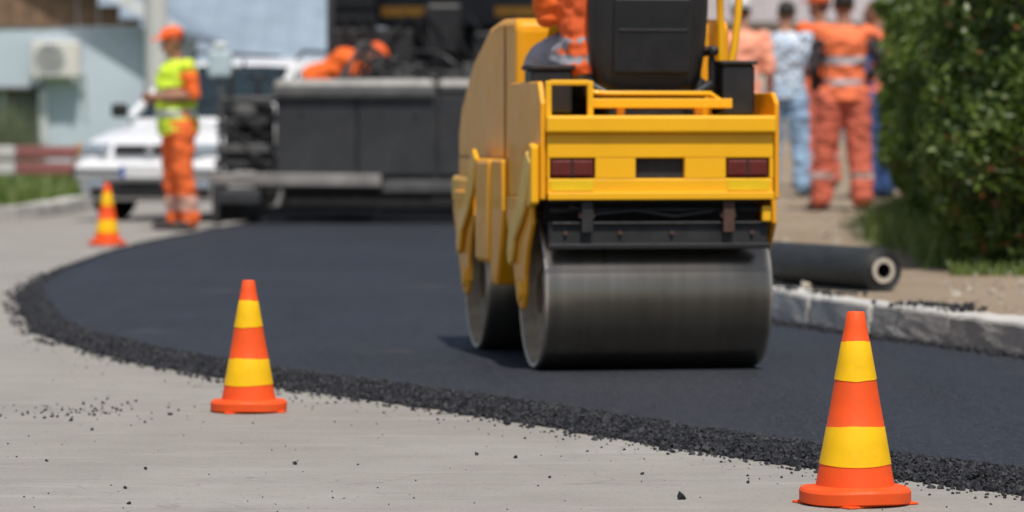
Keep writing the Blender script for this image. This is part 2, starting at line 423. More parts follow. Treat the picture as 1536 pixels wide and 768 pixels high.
mBlade2=leafmat('weed_blade',(.08,.10,.05),(.20,.22,.14))
def gd(): 
    y=random.uniform(53,56); return (random.gauss(-7.2,.2),y,.13)
blades('tall_weeds',1100,gd,.4,1.25,.009,mBlade2,.14)

# ------------------------------------------------------------ cones
mO=M('cone_orange',(.80,.085,.010),.6,var=.08,scale=9,dirt=.25,dirtcol=(.35,.10,.04),bm=.08,bs=30,spec=.3)
mY=M('cone_yellow',(.82,.47,.004),.6,var=.08,scale=12,dirt=.2,dirtcol=(.45,.27,.03),bm=.08,bs=30,spec=.25)
mIn=M('cone_inside',(.12,.02,.01),.8)
def cone(loc,rz,sc=1,tilt=0):
    E=empty('traffic_cone',loc,rz,sc); E.rotation_euler=(tilt,0,rz)
    H=.475; zb=.045
    r=lambda z:.098+(.0225-.098)*(z-zb)/(H-zb)
    cuts=[zb,.097,.195,.307,.405,H]; mi=[];prof=[(.131,.004),(.139,.008),(.139,.034),(.134,.041),(.108,.043),(.102,.0455)]; ids=[0]*5
    cols=[0,1,0,1,0]
    prof.append((r(zb)+.001,zb+.002)); ids.append(0)
    for i in range(5):
        z0,z1=cuts[i],cuts[i+1]
        e=.0012 if cols[i] else 0
        prof.append((r(z0)+e,z0+.0022)); ids.append(0)
        for t in (.5,1):
            z=z0+(z1-z0)*t; prof.append((r(z)+e,z)); ids.append(cols[i])
    prof+= [(.020,H+.003),(.015,H+.001),(.014,H-.08)]; ids+=[0,0,2]
    ids=ids[:len(prof)-1]
    o=lathe(E,'cone_body',prof,[mO,mY,mIn],64,ids)
    for vv in o.data.vertices:
        a=math.atan2(vv.co.y,vv.co.x)
        if .06<vv.co.z<.45: vv.co.z+=.0022*math.sin(a*2+vv.co.z*30)+.0016*noise.noise(Vector((a*2,vv.co.z*9,0)))
        if vv.co.z>.05:
            k=1+.015*noise.noise(Vector((math.cos(a),math.sin(a),vv.co.z*7))); vv.co.x*=k; vv.co.y*=k
        elif vv.co.z<.042: vv.co.z+=.002*math.sin(a*3+1)
    b=B(E,'base_plate',(-.112,.112),(-.112,.112),(0,.0065),mO,.003)
    return E
cone((.853,9.52,.0),.62)
cone((-.862,12.55,.0),.3,.90)
cone((-3.10,29.4,.0),.9,1.0)

# ------------------------------------------------------------ roller
mYel=M('roller_yellow_paint',(.88,.44,.005),.38,var=.05,scale=3,dirt=.14,dirtcol=(.6,.28,.03),coat=.2,spec=.4)
mYelD=M('roller_yellow_shaded_side',(.84,.36,.004),.42,var=.06,scale=3,dirt=.14,dirtcol=(.6,.26,.02),coat=.15,spec=.4)  # roller yellow with the side's shade painted in as deeper orange
mYelP=M('pale_yellow_highlight',(.88,.58,.13),.5,var=.1,scale=10,dirt=.5,dirtcol=(.85,.68,.34))  # pale highlight on the fender plate painted into the yellow and its blotches
mBlk=M('black_plastic',(.012,.012,.013),.42,var=.3,scale=8,bm=.05)
mBlk2=M('black_steel',(.014,.014,.015),.65,var=.4,scale=10,dirt=.35,dirtcol=(.06,.05,.045))
mRust=M('rusty_bracket',(.07,.035,.022),.7,var=.3,scale=30)
mRed=M('tail_lamp_lens',(.11,.008,.006),.25,var=.15,scale=30,coat=.4)
mRefl=M('amber_reflector',(.80,.52,.005),.4)
mDust=M('dusty_drum_end',(.38,.31,.22),.75,var=.25,scale=12,dirt=.4,dirtcol=(.2,.15,.1))
mDrumRim=M('drum_rim',(.45,.4,.34),.4,metal=.8)
def drum_mat():
    m,nt,b=base('rolled_steel_drum'); co=nn(nt,'ShaderNodeTexCoord').outputs['Object']
    mp=nn(nt,'ShaderNodeMapping'); mp.inputs['Scale'].default_value=(26,.5,.5); nt.links.new(co,mp.inputs[0])
    s=noi(nt,mp.outputs[0],1,4,.5)
    mp2=nn(nt,'ShaderNodeMapping'); mp2.inputs['Scale'].default_value=(4,1.6,1.6); nt.links.new(co,mp2.inputs[0])
    s2=noi(nt,mp2.outputs[0],1,5,.6)
    c=mixc(nt,ramp(nt,s,.25,.75),(.215,.195,.16),(.275,.25,.21))
    c=mixc(nt,ramp(nt,s2,.4,.75,0,.6),c,(.13,.105,.075))
    sx=nn(nt,'ShaderNodeSeparateXYZ'); nt.links.new(co,sx.inputs[0])
    ab=nn(nt,'ShaderNodeMath',operation='ABSOLUTE'); nt.links.new(sx.outputs[0],ab.inputs[0])
    c=mixc(nt,ramp(nt,ab.outputs[0],.41,.438,0,.5),c,(.38,.34,.28))
    nt.links.new(c,b.inputs['Base Color']); b.inputs['Metallic'].default_value=.9
    nt.links.new(ramp(nt,s,.3,.7,.27,.31),b.inputs['Roughness']); bump(nt,b,noi(nt,co,14,5),.05,.004); return m
mDrum=drum_mat()
RO=empty('road_roller',(.483,14.02,.05),math.radians(10),.947)
def drum(y):
    W=.44;R=.29
    prof=[(.0,-W+.09),(.07,-W+.09),(.08,-W+.03),(.11,-W+.05),(.2,-W+.07),(.262,-W+.06),(.268,-W+.004),(.283,-W),(R,-W+.012),(R,-.2),(R,0),(R,.2),(R,W-.012),(.283,W),(.268,W-.004),(.262,W-.06),(.2,W-.07),(.11,W-.05),(0,W-.05)]
    ids=[1,1,1,1,1,1,2,2,0,0,0,0,2,2,1,1,1,1]
    o=lathe(RO,'drum',prof,[mDrum,mDust,mDrumRim],96,ids,'X',(0,y,R)); return o
drum(0); drum(1.32)
def rearbeam():
    y=(-.35,-.14)
    B(RO,'rear_beam_top',(-.452,.432),(-.375,-.10),(.905,.972),mYel,.010)
    B(RO,'rear_beam_upper',(-.445,.425),y,(.812,.904),mYel,.004)
    B(RO,'rear_beam_lower',(-.445,.425),y,(.672,.735),mYel,.006)
    for a,b in ((-.445,-.436),(-.262,-.108),(.082,.240),(.410,.425)):
        B(RO,'rear_beam_web',(a,b),y,(.7352,.8118),mYel,.001)
    B(RO,'lamp_pocket',(-.436,.41),(-.32,-.2),(.736,.811),mBlk2,.001)
    for a,b in ((-.432,-.268),(.246,.405)):
        B(RO,'tail_lamp',(a,b),(-.352,-.322),(.742,.806),mRed,.008)
        B(RO,'reflector',(a,b),(-.3545,-.3505),(.689,.731),mRefl,.001)
        B(RO,'lamp_divider',((a+b)/2-.004,(a+b)/2+.004),(-.3535,-.3515),(.742,.806),mBlk,.001)
    B(RO,'rear_lip',(-.445,.425),(-.365,-.3505),(.655,.684),mYel,.004)
rearbeam()
B(RO,'recess_back',(-.42,.41),(-.12,-.08),(.45,.68),mBlk2,.004)
B(RO,'recess_roof',(-.43,.42),(-.33,-.1),(.646,.654),mBlk2,.002)
B(RO,'scraper_bar',(-.43,.415),(-.31,-.27),(.475,.575),mBlk2,.01)
B(RO,'scraper_lip',(-.435,.42),(-.325,-.312),(.468,.490),mBlk,.004)
B(RO,'water_pipe_bar',(-.42,.41),(-.325,-.311),(.56,.572),mBlk2,.005)
for x in (-.29,.255):
    B(RO,'bracket',(x-.022,x+.022),(-.345,-.335),(.53,.65),mRust if x>0 else mBlk2,.004)
    B(RO,'bracket_plate',(x-.03,x+.03),(-.335,-.31),(.585,.61),mRust,.004)
for x in (-.37,-.16,.04,.35):
    lathe(RO,'bolt',[(0,-.010),(.008,-.010),(.008,0)],mRust,8,None,'Y',(x,-.312,.53))
B(RO,'spray_nozzle_block',(.385,.42),(-.34,-.31),(.57,.63),mYel,.006)
tube(RO,'spray_pipe',[(-.42,-.28,.615),(.41,-.28,.615)],.012,mBlk2)
tube(RO,'hose',[(-.35,-.29,.63),(-.25,-.31,.60),(-.1,-.3,.615),(.05,-.31,.59),(.2,-.3,.61)],.009,mBlk)
prism(RO,'side_panel_left',[(-.335,.655),(-.335,1.02),(-.27,1.10),(.32,1.10),(.36,1.0),(.36,.66)],(-.468,-.447),mYelD,.006)
prism(RO,'side_panel_right',[(-.335,.655),(-.335,1.02),(-.27,1.06),(.30,1.06),(.34,1.0),(.36,.66)],(.433,.452),mYelD,.006)
B(RO,'deck',(-.44,.43),(-.10,.34),(.88,.905),mYelD,.004)
B(RO,'underframe',(-.40,.40),(-.07,.42),(.60,.76),mBlk2,.02)
arm=[(-.20,.66),(.30,.66),(.34,.58),(.26,.48),(.19,.40),(.14,.31),(.095,.25),(.03,.225),(-.03,.235),(-.06,.29),(-.07,.37),(-.11,.45),(-.21,.56)]
for x in ((-.482,-.462),(.455,.475)):
    prism(RO,'rear_fork_arm',arm,x,mYelD,.008)
    prism(RO,'front_fork_arm',[(a+1.32,b) for a,b in arm],x,mYelD,.008)
    for yy in (0.02,1.34): lathe(RO,'hub_cover',[(0,-.008),(.035,-.008),(.04,-.003),(.04,.01)],mYel,24,None,'X',(x[0]-.002 if x[0]<0 else x[1],yy,.30))
fen=[(-.30,.80),(-.22,.84),(-.15,.80),(-.09,.72),(-.01,.64),(.09,.585),(.17,.52),(.20,.44),(.17,.39),(.12,.41),(.07,.49),(-.05,.55),(-.15,.61),(-.25,.70)]
prism(RO,'fender_plate',fen,(-.505,-.484),mYelP,.01)
prism(RO,'fender_bracket',[(-.31,.64),(-.31,.86),(-.25,.87),(-.2,.72),(-.22,.62)],(-.50,-.468),mYel,.01)
prism(RO,'front_fender_plate',[(a+1.24,b-.0) for a,b in fen],(-.505,-.484),mYel,.01)
B(RO,'front_side_box',(-.50,-.43),(.66,.98),(.38,.80),mYelD,.02)
prism(RO,'mid_frame_leg',[(.40,.80),(.66,.80),(.70,.45),(.66,.30),(.52,.30),(.44,.45),(.38,.60)],(-.49,-.40),mYelD,.012)
prism(RO,'mid_frame_leg',[(.40,.80),(.66,.80),(.70,.45),(.66,.30),(.52,.30),(.44,.45),(.38,.60)],(.40,.48),mYelD,.012)
hood=[(.37,.70),(.37,1.325),(.41,1.355),(.76,1.36),(1.0,1.335),(1.42,1.20),(1.72,1.02),(1.80,.90),(1.80,.66),(1.1,.66),(.9,.58),(.5,.58)]
prism(RO,'hood',hood,(-.435,.425),mYelD,.03)
B(RO,'front_frame',(-.455,.445),(.86,1.86),(.60,.72),mYel,.02)
B(RO,'articulation_joint',(-.18,.18),(.30,.95),(.34,.62),mBlk2,.03)
tube(RO,'hood_seam',[(-.437,.62,.70),(-.437,.62,1.33)],.003,mRust)
tube(RO,'hood_seam',[(-.437,.5,.80),(-.437,1.75,.80)],.003,mRust)
B(RO,'console',(-.30,.30),(.30,.366),(.9,1.30),mBlk,.03)
B(RO,'valve_box_left',(-.46,-.30),(-.10,.06),(.98,1.145),mBlk,.012)
B(RO,'valve_box_lid',(-.47,-.29),(-.11,.07),(1.1455,1.165),mBlk2,.006)
B(RO,'battery_box_right',(.262,.39),(-.20,.0),(.972,1.165),mBlk,.012)
B(RO,'battery_box_lid',(.255,.398),(-.21,.01),(1.1655,1.182),mBlk2,.006)
def sqtube(name,p,t=.02):
    (x0,y0,z0),(x1,y1,z1)=p
    return B(RO,name,(min(x0,x1)-t/2,max(x0,x1)+t/2),(min(y0,y1)-t/2,max(y0,y1)+t/2),(min(z0,z1)-t/2,max(z0,z1)+t/2),mYel,.004)
sqtube('guard_post',((-.44,-.34,.98),(-.44,-.34,1.09)),.022)
sqtube('guard_top',((-.424,-.34,1.095),(-.296,-.34,1.095)),.020)
sqtube('guard_post',((-.28,-.34,.98),(-.28,-.34,1.09)),.022)
sqtube('seat_rail',((-.262,-.30,1.018),(.255,-.30,1.018)),.036)
tube(RO,'seat_rail_round',[(-.25,-.24,1.06),(-.2,-.25,1.055),(.2,-.25,1.055),(.24,-.24,1.03)],.010,mYel)
sqtube('seat_stand',((-.15,-.27,.975),(-.15,-.27,.99)),.03)
sqtube('seat_stand',((.15,-.27,.975),(.15,-.27,.99)),.03)
tube(RO,'right_handrail',[(.33,-.06,1.18),(.342,-.06,1.24),(.355,-.06,1.36),(.372,-.06,1.62),(.37,0,1.72),(.36,.25,1.76),(.37,.34,1.65),(.385,.36,1.3),(.385,.36,.95)],.015,mYel)
def seatback():
    prof=[(1.035,.08,.02),(1.045,.155,.045),(1.08,.20,.06),(1.17,.222,.065),(1.3,.234,.065),(1.42,.236,.062),(1.5,.232,.058),(1.56,.21,.05),(1.585,.14,.03)]
    v=[];f=[];n=28
    for z,w_,t in prof:
        for k in range(n):
            a=2*math.pi*k/n; ca,sa=math.cos(a),math.sin(a)
            e=.45
            x=w_*math.copysign(abs(ca)**e,ca); y=t*math.copysign(abs(sa)**.8,sa)
            y+=.035*(abs(x)/.23)**2
            v.append((x-.015,y-.13-(z-1.1)*.12,z))
    for i in range(len(prof)-1):
        for k in range(n): f.append((i*n+k,i*n+(k+1)%n,(i+1)*n+(k+1)%n,(i+1)*n+k))
    f.append(tuple(range(n))[::-1]); f.append(tuple(range((len(prof)-1)*n,len(prof)*n)))
    o=mesh('seat_back',v,f,mBlk,parent=RO,smooth=True); fixn(o)
    md=o.modifiers.new('s','SUBSURF'); md.levels=1; md.render_levels=2
seatback()
B(RO,'seat_back_shell',(-.165,.135),(-.226,-.20),(1.13,1.42),mBlk,.02,rot=(.10,0,0),seg=3)
B(RO,'seat_shell_rib',(-.15,.12),(-.232,-.222),(1.29,1.30),mBlk,.004,rot=(.10,0,0))
B(RO,'seat_cushion',(-.26,.23),(-.12,.28),(1.03,1.12),mBlk,.035,seg=3)
B(RO,'seat_suspension',(-.17,.13),(-.14,.2),(.905,1.03),mBlk2,.02)
tube(RO,'seat_pan_rim',[(-.25,-.17,1.09),(-.19,-.215,1.05),(.15,-.215,1.05),(.22,-.17,1.09)],.02,mBlk)
B(RO,'armrest',(.225,.265),(-.14,.16),(1.20,1.24),mBlk,.015)
B(RO,'armrest_post',(.23,.255),(-.12,-.08),(1.05,1.20),mBlk,.01)
st=lathe(RO,'steering_wheel',[(.15+.012*math.cos(a),.012*math.sin(a)) for a in [i*math.pi/4 for i in range(9)]],mBlk,28,None,'Z',(-.08,.30,1.40)); st.rotation_euler=(.5,0,0)
tube(RO,'steering_column',[(-.08,.30,1.40),(-.08,.34,1.25)],.018,mBlk)

# ------------------------------------------------------------ people
class MB:
    def __init__(s): s.v=[];s.f=[];s.m=[]
    def rings(s,R,m):
        b=len(s.v); n=len(R[0])
        for r in R: s.v+= [tuple(p) for p in r]
        for i in range(len(R)-1):
            for k in range(n): s.f.append((b+i*n+k,b+i*n+(k+1)%n,b+(i+1)*n+(k+1)%n,b+(i+1)*n+k)); s.m.append(m)
        s.f.append(tuple(b+k for k in range(n))[::-1]); s.m.append(m)
        s.f.append(tuple(b+(len(R)-1)*n+k for k in range(n))); s.m.append(m)
    def ell(s,c,r,m,R=None,n=20,k=12):
        R=R or Matrix.Identity(3); c=Vector(c); rr=[]
        for i in range(k+1):
            t=math.pi*(i+.02)/(k+.04) ; z=-math.cos(t); q=max(.02,math.sin(t))
            rr.append([c+R@Vector((r[0]*q*math.cos(2*math.pi*j/n),r[1]*q*math.sin(2*math.pi*j/n),r[2]*z)) for j in range(n)])
        s.rings(rr,m)
    def cap(s,p0,p1,r0,r1,m,n=14):
        p0=Vector(p0);p1=Vector(p1); d=(p1-p0); L=d.length; d.normalize()
        a=d.orthogonal().normalized(); b=d.cross(a); rr=[]
        st=[(-r0*math.cos(t),r0*math.sin(t)) for t in (.15,.6,1.1)]
        ns=max(3,int(L/.03)); st+=[(L*i/ns,r0+(r1-r0)*i/ns) for i in range(ns+1)]
        st+=[(L+r1*math.sin(t),r1*math.cos(t)) for t in (.45,1.0,1.42)]
        for h,r in st: rr.append([p0+d*h+(a*math.cos(2*math.pi*j/n)+b*math.sin(2*math.pi*j/n))*r for j in range(n)])
        s.rings(rr,m)
DEF=dict(pelvis=(0,0,.95),neck=(0,.015,1.475),head=(0,-.02,1.64),
 shL=(-.185,.01,1.42),elL=(-.25,.04,1.13),wrL=(-.255,-.05,.88),
 shR=(.185,.01,1.42),elR=(.25,.04,1.13),wrR=(.255,-.05,.88),
 hiL=(-.095,0,.91),knL=(-.115,-.015,.50),anL=(-.125,.03,.09),
 hiR=(.095,0,.91),knR=(.115,-.015,.50),anR=(.125,.03,.09),
 footL=-.25,footR=.25,hyaw=0,hpitch=0,handL=None,handR=None)
skin=M('skin',(.42,.20,.12),.55,var=.1,scale=20); skinT=M('tanned_skin',(.32,.15,.09),.55,var=.1,scale=20)
eye=M('eye',(.03,.02,.02),.3); lip=M('lips',(.35,.1,.08),.5); hairD=M('dark_hair',(.018,.013,.01),.6,var=.4,scale=60,bm=.4,bs=150)
boot=M('work_boot',(.03,.027,.025),.6); glove=M('work_glove',(.05,.05,.055),.8)
def person(name,loc,rz,J,top,vest,trou,shoe=boot,sk=skin,hair=hairD,cap=None,sleeve='long',hands=None,tb=1.0,parent=None,vestlen=0,girth=1.0,sc=1.0):
    j=dict(DEF); j.update(J); V=lambda k:Vector(j[k]); mb=MB()
    mats=[top,vest or top,trou,sk,shoe,hair,cap or hair,eye,lip,hands or sk]
    pel,nk=V('pelvis'),V('neck'); lat=(V('shR')-V('shL')).normalized(); hl=(V('hiR')-V('hiL')).normalized()
    def torso(levels,m):
        rr=[]
        u=(nk-pel).normalized()
        for t,rx,ry,fo in levels:
            l=hl.lerp(lat,min(1,max(0,t))).normalized(); fr=u.cross(l).normalized()*-1
            l=fr.cross(u).normalized()
            if l.dot(lat)<0:l=-l
            gg=girth if t<.9 else 1
            c=pel+(nk-pel)*t+fr*(fo*gg)
            ring=[]
            for k in range(28):
                a=2*math.pi*k/28; ca,sa=math.cos(a),math.sin(a)
                ring.append(c+l*rx*math.copysign(abs(ca)**.85,ca)+fr*ry*gg*math.copysign(abs(sa)**.9,sa))
            rr.append(ring)
        mb.rings(rr,m)
    vl=-.12-vestlen
    torso([(vl,.178,.134,0),(-.02,.178,.133,.0),(.15,.174,.130,.01),(.35,.170,.127,.015),(.55,.184,.132,.01),(.75,.197,.132,0),(.88,.188,.116,0),(.96,.13,.09,0),(1.02,.07,.065,0)],1 if vest else 0)
    mb.ell(pel+Vector((0,0,-.02)),(.165,.122,.13),2)
    mb.cap(nk-Vector((0,0,.03)),V('head')-Vector((0,-.015,.04)),.06,.052,3)
    for s_ in 'LR':
        sh,el,wr=V('sh'+s_),V('el'+s_),V('wr'+s_); hi,kn,an=V('hi'+s_),V('kn'+s_),V('an'+s_)
        mb.ell(sh,(.074,.076,.072),1 if vest else 0)
        mb.cap(sh,sh.lerp(el,.97),.064,.053,0)
        if sleeve=='long': mb.cap(el,el.lerp(wr,.93),.053,.042,0); mb.cap(el.lerp(wr,.9),wr,.03,.028,3)
        else: mb.cap(el,wr,.043,.029,3); mb.cap(sh,sh.lerp(el,.8),.068,.064,0)
        mb.cap(hi,kn,.10*tb,.078*tb,2); mb.cap(kn,an+Vector((0,0,.03)),.076*tb,.068*tb,2)
        mb.cap(an.lerp(kn,.12),an.lerp(kn,.03),.07*tb,.072*tb,2)
        fy=j['foot'+s_]; fd=Vector((math.sin(fy),-math.cos(fy),0)); Rz=Matrix.Rotation(fy,3,'Z')
        ft=Vector((an.x,an.y,an.z-.09))
        mb.ell(ft+fd*.075+Vector((0,0,.042)),(.05,.145,.042),4,Rz); mb.ell(ft+fd*.14+Vector((0,0,.04)),(.052,.07,.042),4,Rz)
        mb.cap(ft+Vector((0,0,.05)),ft+Vector((0,0,.11)),.047,.048,4)
        d=(wr-el).normalized(); h=j['hand'+s_]
        if h: d=Vector(h).normalized()
        sgnx=1 if s_=='R' else -1
        n=Vector((-sgnx,0,0)); n=(n-d*n.dot(d)); 
        if n.length<.2: n=Vector((0,0,-1)); n=n-d*n.dot(d)
        n.normalize(); ss=d.cross(n).normalized()
        if ss.dot(Vector((0,-1,0)))<0 and abs(ss.y)>.2: ss=-ss
        Rm=Matrix((ss,n,d)).transposed()
        mb.ell(wr+d*.05,(.043,.019,.058),9,Rm)
        for i,Lf in enumerate((.072,.082,.076,.058)):
            bp=wr+d*(.092-.004*abs(i-1))+ss*(.031-.0205*i); d1=(d+n*.35).normalized(); d2=(d+n*1.3).normalized()
            mb.cap(bp-d*.02,bp+d1*Lf*.5,.0098,.009,9,8); mb.cap(bp+d1*Lf*.5,bp+d1*Lf*.5+d2*Lf*.5,.009,.0078,9,8)
        bp=wr+d*.03+ss*.033; t1=(ss*.8+d*.7+n*.2).normalized(); t2=(ss*.3+d+n*.4).normalized()
        mb.cap(bp-ss*.01,bp+t1*.035,.013,.011,9,8); mb.cap(bp+t1*.035,bp+t1*.035+t2*.03,.011,.009,9,8)
    Rh=Matrix.Rotation(j['hyaw'],3,'Z')@Matrix.Rotation(j['hpitch'],3,'X'); hc=V('head')
    H=lambda p:hc+Rh@Vector(p)
    mb.ell(H((0,.01,.02)),(.076,.095,.10),3,Rh,28,18); mb.ell(H((0,-.032,-.05)),(.055,.06,.068),3,Rh)
    mb.cap(H((0,-.088,.0)),H((0,-.108,-.028)),.009,.014,3,8)
    for s_ in (-1,1):
        mb.ell(H((.031*s_,-.083,.008)),(.014,.009,.009),7,Rh,10,6)
        mb.ell(H((.078*s_,.01,-.012)),(.012,.02,.032),3,Rh,10,8)
    mb.ell(H((0,-.089,-.062)),(.024,.009,.007),8,Rh,10,6)
    mb.ell(H((0,.028,.036)),(.083,.092,.09),5,Rh,28,16)
    if cap:
        mb.ell(H((0,.01,.062)),(.092,.108,.074),6,Rh,28,16); mb.ell(H((0,-.115,.05)),(.07,.078,.012),6,Rh@Matrix.Rotation(.12,3,'X'))
    src=bpy.data.meshes.new('tmp'); src.from_pydata(mb.v,[],mb.f); src.update()
    t=bpy.data.objects.new('tmp',src); coll.objects.link(t)
    md=t.modifiers.new('r','REMESH'); md.mode='VOXEL'; md.voxel_size=.0085; md.adaptivity=0
    md=t.modifiers.new('s','SMOOTH'); md.iterations=2; md.factor=.4
    dg=bpy.context.evaluated_depsgraph_get(); dg.update()
    me=bpy.data.meshes.new_from_object(t.evaluated_get(dg)); bpy.data.objects.remove(t)
    kd=KDTree(len(src.polygons))
    for i,p in enumerate(src.polygons): kd.insert(p.center,i)
    kd.balance(); me.materials.clear()
    for m in mats: me.materials.append(m)
    mi=[mb.m[kd.find(p.center)[1]] for p in me.polygons]
    me.polygons.foreach_set('material_index',mi); me.polygons.foreach_set('use_smooth',[True]*len(mi))
    cloth=set()
    for p,m in zip(me.polygons,mi):
        if m in (0,1,2): cloth.update(p.vertices)
    nm=[v.normal.copy() for v in me.vertices]
    for i in cloth:
        c=me.vertices[i].co; e=noise.noise(Vector((c.x*9,c.y*9,c.z*14+loc[0])))*.018+noise.noise(Vector((c.x*20,c.y*20,c.z*34)))*.007
        me.vertices[i].co=c+nm[i]*e
    me.name=name; o=obj(name,me,parent); o.location=loc; o.rotation_euler=(0,0,rz); o.scale=(sc,)*3; return o
shO=M('orange_shirt',(.85,.14,.015),.85,var=.1); vY=banded('hi_vis_yellow_vest',(.62,.84,.04),[(.99,1.05),(1.15,1.21)],(.66,.68,.66))
trO=banded('orange_trousers',(.80,.14,.025),[(.17,.30)],(.62,.36,.28)); vO=banded('orange_vest',(.90,.20,.07),[(1.00,1.05),(1.17,1.23)],(.42,.40,.42))
trO2=banded('red_orange_trousers',(.58,.13,.075),[(.26,.31)],(.5,.38,.35)); capO=M('orange_cap',(.85,.12,.015),.7)
vP=banded('faded_vest',(.90,.36,.23),[(1.06,1.10)],(.6,.5,.47)); jean=M('jeans',(.27,.41,.58),.85,var=.25,scale=8)
navy=M('blue_overalls',(.03,.07,.2),.85,var=.2); dk=M('dark_sleeves',(.04,.03,.035),.8); greyT=M('grey_work_trousers',(.33,.33,.36),.85,var=.2)
def checkmat():
    m,nt,b=base('checked_shirt'); co=nn(nt,'ShaderNodeTexCoord').outputs['Object']
    ch=nn(nt,'ShaderNodeTexChecker'); ch.inputs['Scale'].default_value=22; ch.inputs[1].default_value=(.70,.76,.82,1); ch.inputs[2].default_value=(.32,.44,.58,1); nt.links.new(co,ch.inputs[0])
    nt.links.new(ch.outputs[0],b.inputs['Base Color']); b.inputs['Roughness'].default_value=.85; return m
chk=checkmat()
W='construction_worker'
person(W,(-2.90,33.4,.0),math.radians(-62),dict(neck=(0,-.01,1.475),head=(0,-.06,1.64),hpitch=.18,
   elL=(-.24,.06,1.15),wrL=(-.10,-.24,1.13),handL=(.8,-.5,-.1),elR=(.25,.05,1.17),wrR=(.08,-.27,1.16),handR=(-.8,-.45,0),
   knL=(-.10,-.02,.5),anL=(-.10,.02,.09),knR=(.10,.0,.5),anR=(.11,.07,.09)),shO,vY,trO,cap=capO,sk=skinT,sleeve='short',tb=1.15,girth=1.32,vestlen=.1)
yb=math.pi
person(W,(2.70,31.3,zs(31.3)),yb+.1,dict(knL=(-.13,0,.5),anL=(-.15,.03,.09),knR=(.14,-.02,.5),anR=(.17,-.04,.09),
   elR=(.25,.02,1.15),wrR=(.2,-.16,.98),elL=(-.31,.06,1.17),wrL=(-.16,-.10,1.03),handL=(.7,-.5,-.3)),dk,vO,trO2,sleeve='long',tb=1.28,sk=skinT,girth=1.15,sc=1.02)
person(W,(2.93,36.6,zs(36.6)),yb+.5,dict(hyaw=.3),shO,None,trO2,cap=capO,sk=skinT,tb=1.1,sc=1.06)
person(W,(2.46,34.6,zs(34.6)),yb-.3,dict(hyaw=.5,hpitch=.1,elR=(.27,.0,1.14),wrR=(.10,-.22,1.12),elL=(-.27,.03,1.14),wrL=(-.12,-.2,1.1),knL=(-.14,-.03,.5),anL=(-.16,.02,.09)),chk,None,jean,sleeve='short',sk=skin,tb=1.12)
person(W,(1.98,33.2,zs(33.2)),yb+.15,dict(knL=(-.13,0,.5),anL=(-.15,.03,.09)),vP,vP,trO2,sleeve='short',sk=skin,cap=M('white_cap',(.7,.68,.66),.7),girth=1.2)
person(W,(3.22,34.0,zs(34.0)),yb+.9,dict(hyaw=.2),navy,banded('orange_vest_short',(.85,.16,.06),[(1.08,1.12)],(.42,.42,.42)),navy,sleeve='long',sk=skinT,tb=1.2)
person(W,(-1.60,34.95,.40),math.radians(80),dict(pelvis=(0,.18,.90),neck=(0,-.22,1.12),head=(0,-.36,1.13),hpitch=.9,
   shL=(-.18,-.16,1.09),shR=(.18,-.16,1.09),elL=(-.24,-.28,.86),wrL=(-.2,-.42,.72),elR=(.24,-.30,.9),wrR=(.2,-.46,.80),
   hiL=(-.095,.18,.86),hiR=(.095,.18,.86),knL=(-.11,.0,.48),knR=(.11,.05,.48),anL=(-.12,.1,.09),anR=(.12,.16,.09)),shO,None,trO,sk=skinT,cap=capO,girth=1.3)
person('roller_operator',(-.15,.02,0),math.pi,dict(pelvis=(0,0,1.20),neck=(.045,.02,1.70),head=(.05,-.02,1.87),
   shL=(-.145,.01,1.64),shR=(.225,.02,1.64),elR=(.225,-.03,1.36),wrR=(.16,-.20,1.40),handR=(-.2,-1,.1),elL=(-.22,-.06,1.37),wrL=(-.1,-.2,1.41),handL=(.2,-1,0),
   hiL=(-.08,-.02,1.19),hiR=(.10,-.02,1.19),knL=(-.14,-.26,1.20),knR=(.19,-.24,1.20),anL=(-.12,-.22,.99),anR=(.20,-.20,.99),hpitch=.15),
   shO,banded('operator_vest',(.85,.14,.03),[(1.44,1.49)],(.45,.45,.45)),greyT,sk=skinT,hands=glove,cap=capO,tb=.98,parent=RO)

# ------------------------------------------------------------ bitumen membrane roll
mBit=M('bitumen_membrane',(.022,.025,.025),.6,var=.3,scale=14,bm=.2,bs=60,dirt=.2)
mCard=M('cardboard_core',(.46,.41,.34),.9,var=.15,scale=30)
E=empty('membrane_roll',(1.70,17.62,zs(17)+.10),math.radians(113.5))
R=.104
lathe(E,'membrane',[(.058,-.012),(.066,-.004),(.072,-.01),(.080,-.002),(.087,-.008),(.094,0),(R-.004,-.002),(R,.006),(R,.5),(R-.001,1.0),(R,1.8),(.05,1.8)],mBit,40,None,'X')
lathe(E,'core_tube',[(.036,-.016),(.058,-.016),(.058,.0)],mCard,28,None,'X')
lathe(E,'core_inside',[(.036,-.016),(.035,.4),(.001,.41)],mBlk2,28,None,'X')
prism(E,'loose_flap',[(.02,-.104),(.10,-.106),(.13,-.098),(.10,-.092),(.05,-.09)],(0,1.8),mBit,.003)

# ------------------------------------------------------------ paver
mPv=M('paver_dark_plate',(.025,.027,.030),.6,var=.3,scale=2,dirt=.35,dirtcol=(.065,.06,.055))
mPvL=M('paver_worn_steel',(.33,.32,.30),.5,var=.25,scale=4,dirt=.4,dirtcol=(.14,.13,.12))
mPvM=M('paver_mid_grey',(.08,.08,.08),.6,var=.35,scale=5,dirt=.4,dirtcol=(.04,.04,.04))
mAmb=M('amber_panel',(.60,.27,.02),.5)
PV=empty('asphalt_paver',(0,33.9,.05))
b=lambda n,x,y,z,m,bv=.012,rot=None:B(PV,n,x,y,z,m,bv,rot)
b('screed_plate_left',(-2.08,-1.37),(-.06,.0),(.42,1.13),mPv)
b('screed_plate_mid',(-1.36,-.675),(-.06,.0),(.42,1.13),mPv)
b('screed_plate_right',(-.655,.52),(-.05,.01),(.42,1.13),mPv)
b('screed_box',(-2.07,.51),(.011,.55),(.30,1.16),mPvM,.02)
